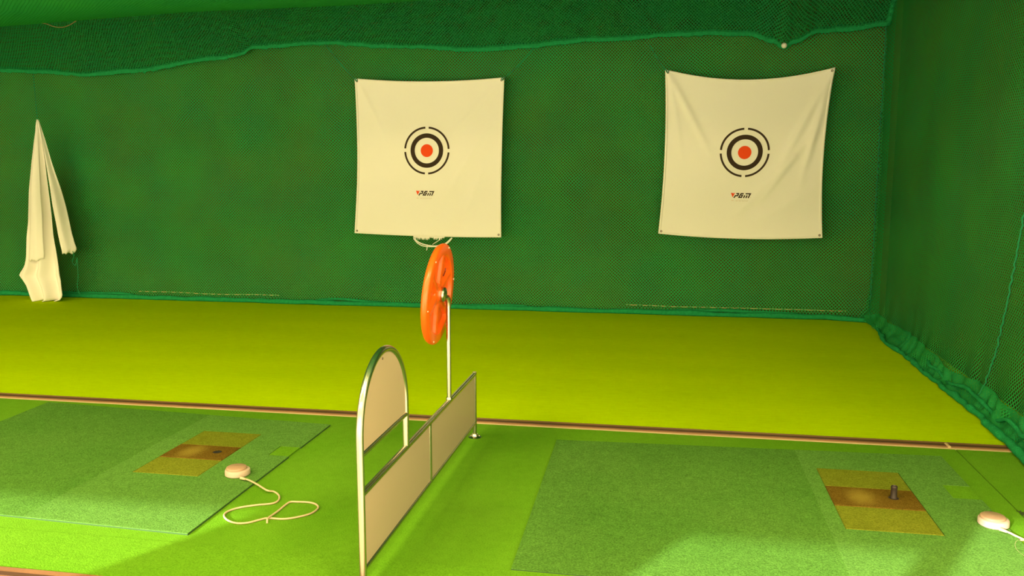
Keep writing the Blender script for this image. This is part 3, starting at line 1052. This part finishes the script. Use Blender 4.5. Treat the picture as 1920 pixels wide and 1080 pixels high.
# ------------------------------------------------------------------ tee mats
def tee_mat(name, label, corners, seam, pad, brown, notch, tee_at):
    """corners: bl, br, tr, tl on the floor; seam x; pad (x0, x1, y0, y1); brown (y0, y1); notch (x0, y0, y1)."""
    bl, br, tr, tl = map(Vector, corners)
    T = 0.009
    root = empty(name, ((bl.x + br.x) / 2, (bl.y + tl.y) / 2, 0))
    tag(root, label, 'tee mat', 'tee mats on the tee carpet')
    fx = (seam - bl.x) / (br.x - bl.x)
    sb, st = bl.lerp(br, fx), tl.lerp(tr, (seam - tl.x) / (tr.x - tl.x))
    px0, px1, py0, py1 = pad
    nx, ny0, ny1 = notch

    def xr(y):
        return br.x + (tr.x - br.x) * (y - br.y) / (tr.y - br.y)
    stance = [[tuple(bl), tuple(sb), tuple(st), tuple(tl)]]
    # hitting section around the pad: four pieces so that the pad sits in a real recess
    hit = [[tuple(sb), tuple(br), (xr(py0), py0), (seam, py0)],
           [(seam, py1), (xr(py1), py1), tuple(tr), tuple(st)],
           [(seam, py0), (px0, py0), (px0, py1), (seam, py1)],
           [(px1, py0), (xr(py0), py0), (xr(ny0), ny0), (nx, ny0), (nx, ny1), (xr(ny1), ny1), (xr(py1), py1), (px1, py1)]]
    TB = 0.0065                                      # rubber backing below the pile
    base, ps, ph = MB(), MB(), MB()
    for q in stance + hit:
        base.prism(q, 0.0, TB)
    for q in stance:
        ps.prism(q, TB, T)
    for q in hit:
        ph.prism(q, TB, T)
    for q in hit[-1:]:
        ins = [(nx + 0.002, ny0 + 0.002), (xr(ny0) - 0.004, ny0 + 0.002), (xr(ny1) - 0.004, ny1 - 0.002), (nx + 0.002, ny1 - 0.002)]
        MB().prism(ins, 0.0, T - 0.0015).build('turf_inset', 'tee', root)['label'] = 'small bright green turf inset in the mat edge'
    base.build('rubber_backing', 'backing', root)
    ps.build('stance_section', 'mat', root)
    ph.build('hitting_section', 'mat_hit', root)
    b0, b1 = brown
    for (ya, yb, mt, nm, zt) in ((py0, b0, 'olive', 'pad_strip', 0.0105), (b0, b1, 'brown', 'pad_strip', 0.0115), (b1, py1, 'olive', 'pad_strip', 0.0105)):
        ob = MB().prism([(px0 + 0.002, ya + 0.001), (px1 - 0.002, ya + 0.001), (px1 - 0.002, yb - 0.001), (px0 + 0.002, yb - 0.001)], 0.0, zt, 0.003).build(nm, mt, root, origin=(px0 + (px1 - px0) * 0.36, (b0 + b1) / 2, 0))
        ob['label'] = 'brown hitting strip' if mt == 'brown' else 'olive green hitting strip'
    tx, ty = tee_at
    MB().lathe([(0.0, 0.0112), (0.021, 0.0112), (0.023, 0.0122), (0.020, 0.0130), (0.010, 0.0124), (0.0, 0.0120)], 22, (tx, ty, 0)).build('tee_hole', 'black', root, True)
    return root


tee_mat('tee_mat', 'green tee mat with olive and brown hitting pad, left of the divider',
        [(-3.80, 3.155), (-1.905, 3.075), (-1.905, 4.605), (-3.86, 4.745)], -2.70, (-2.565, -2.212, 3.685, 4.36), (3.915, 4.125), (-2.02, 4.04, 4.19), (-2.30, 4.03))
m2 = tee_mat('tee_mat', 'green tee mat right of the divider, its olive and brown pad holding a black tee',
             [(-0.545, 3.005), (1.425, 2.985), (1.425, 4.645), (-0.572, 4.56)], 0.69, (0.757, 1.143, 3.60, 4.34), (3.855, 4.095), (1.305, 4.04, 4.21), (1.036, 3.985))
# rubber tee standing in the right mat
t = MB().lathe([(0.0, 0.0128), (0.0155, 0.0128), (0.0155, 0.016), (0.0140, 0.019), (0.0135, 0.055), (0.0145, 0.061), (0.0145, 0.066), (0.0125, 0.069), (0.010, 0.063), (0.0, 0.060)], 24, (1.036, 3.985, 0)).build('rubber_tee', 'black', None, True, origin=(1.036, 3.985, 0.0128))
tag(t, 'black rubber tee standing in the right-hand mat', 'tee')
# dark tuft at the end of the carpet seam on the right
b = MB()
for i in range(14):
    a = random.uniform(0, 6.28)
    l = random.uniform(0.012, 0.028)
    x, y = SEAM_X + random.uniform(-0.006, 0.006), 3.925 + random.uniform(-0.008, 0.008)
    b.tube([(x, y, 0.0), (x + 0.5 * l * math.cos(a), y + 0.5 * l * math.sin(a), 0.006), (x + l * math.cos(a), y + l * math.sin(a), 0.003)], 0.0016, 5)
tf = b.build('seam_tuft', 'underlay', fl)


# ------------------------------------------------------------------ foot switches
def foot_switch(name, label, loc, ang, cord_pts):
    x, y, z = loc
    root = empty(name, loc)
    tag(root, label, 'foot switch', 'foot switches beside the hitting pads')
    r = 0.060
    MB().lathe([(0.0, 0.0), (r - 0.004, 0.0), (r, 0.004), (r, 0.022), (r - 0.002, 0.027), (r - 0.008, 0.030), (0.0, 0.030)], 48, (x, y, z)).build('housing', 'cream', root, True)
    ob = MB().lathe([(0.0, 0.029), (0.049, 0.029), (0.050, 0.033), (0.048, 0.038), (0.043, 0.041), (0.0, 0.0425)], 48, (x - 0.004 * math.cos(ang), y - 0.004 * math.sin(ang), z)).build('tread', 'cream_top', root, True)
    pts = spline(cord_pts, 8)
    MB().tube(pts, 0.0042, 8).build('cable', 'cord', root, True)
    a, b_ = Vector(cord_pts[0]), Vector(cord_pts[1])
    d = (b_ - a).normalized()
    MB().tube([a - d * 0.012, a + d * 0.016], [0.0075, 0.0055], 10).build('strain_relief', 'cord', root, True)
    return root


def fp(x, y, z=0.005):
    d = fw * F_PX + rt * (x - 960) - up * (y - 540)
    k = (z - 1.5) / d.z
    return (d.x * k, d.y * k, z)


foot_switch('foot_switch', 'round cream foot switch with looped cable on the left tee mat', (-2.035, 3.745, 0.0095), 0.3,
            [fp(455, 897, 0.022), fp(466, 900, 0.019), fp(482, 908, 0.018), fp(500, 919, 0.016), fp(514, 922), fp(523, 929), fp(522, 938), fp(510, 944), fp(480, 947), fp(448, 952), fp(427, 959),
             fp(420, 967), fp(428, 976), fp(445, 981), fp(465, 980), fp(485, 975), fp(502, 971.5), fp(530, 973), fp(555, 970), fp(582, 963), fp(596, 953), fp(593, 946), fp(580, 942), fp(560, 941),
             fp(545, 941), fp(536, 946), fp(520, 959), fp(503, 971, 0.013), fp(501, 976, 0.010), fp(501, 981, 0.0)])
foot_switch('foot_switch', 'round cream foot switch with cable at the right edge of the right tee mat', (1.375, 3.755, 0.0095), 0.2,
            [fp(1880, 994, 0.022), fp(1893, 999, 0.018), fp(1905, 1005, 0.012), fp(1922, 1013), fp(1945, 1026), fp(1955, 1050), fp(1940, 1062), fp(1920, 1044), fp(1908, 1034), fp(1903, 1024), fp(1906, 1016), fp(1915, 1013), fp(1940, 1010), fp(1975, 1015)])

bpy.context.view_layer.update()
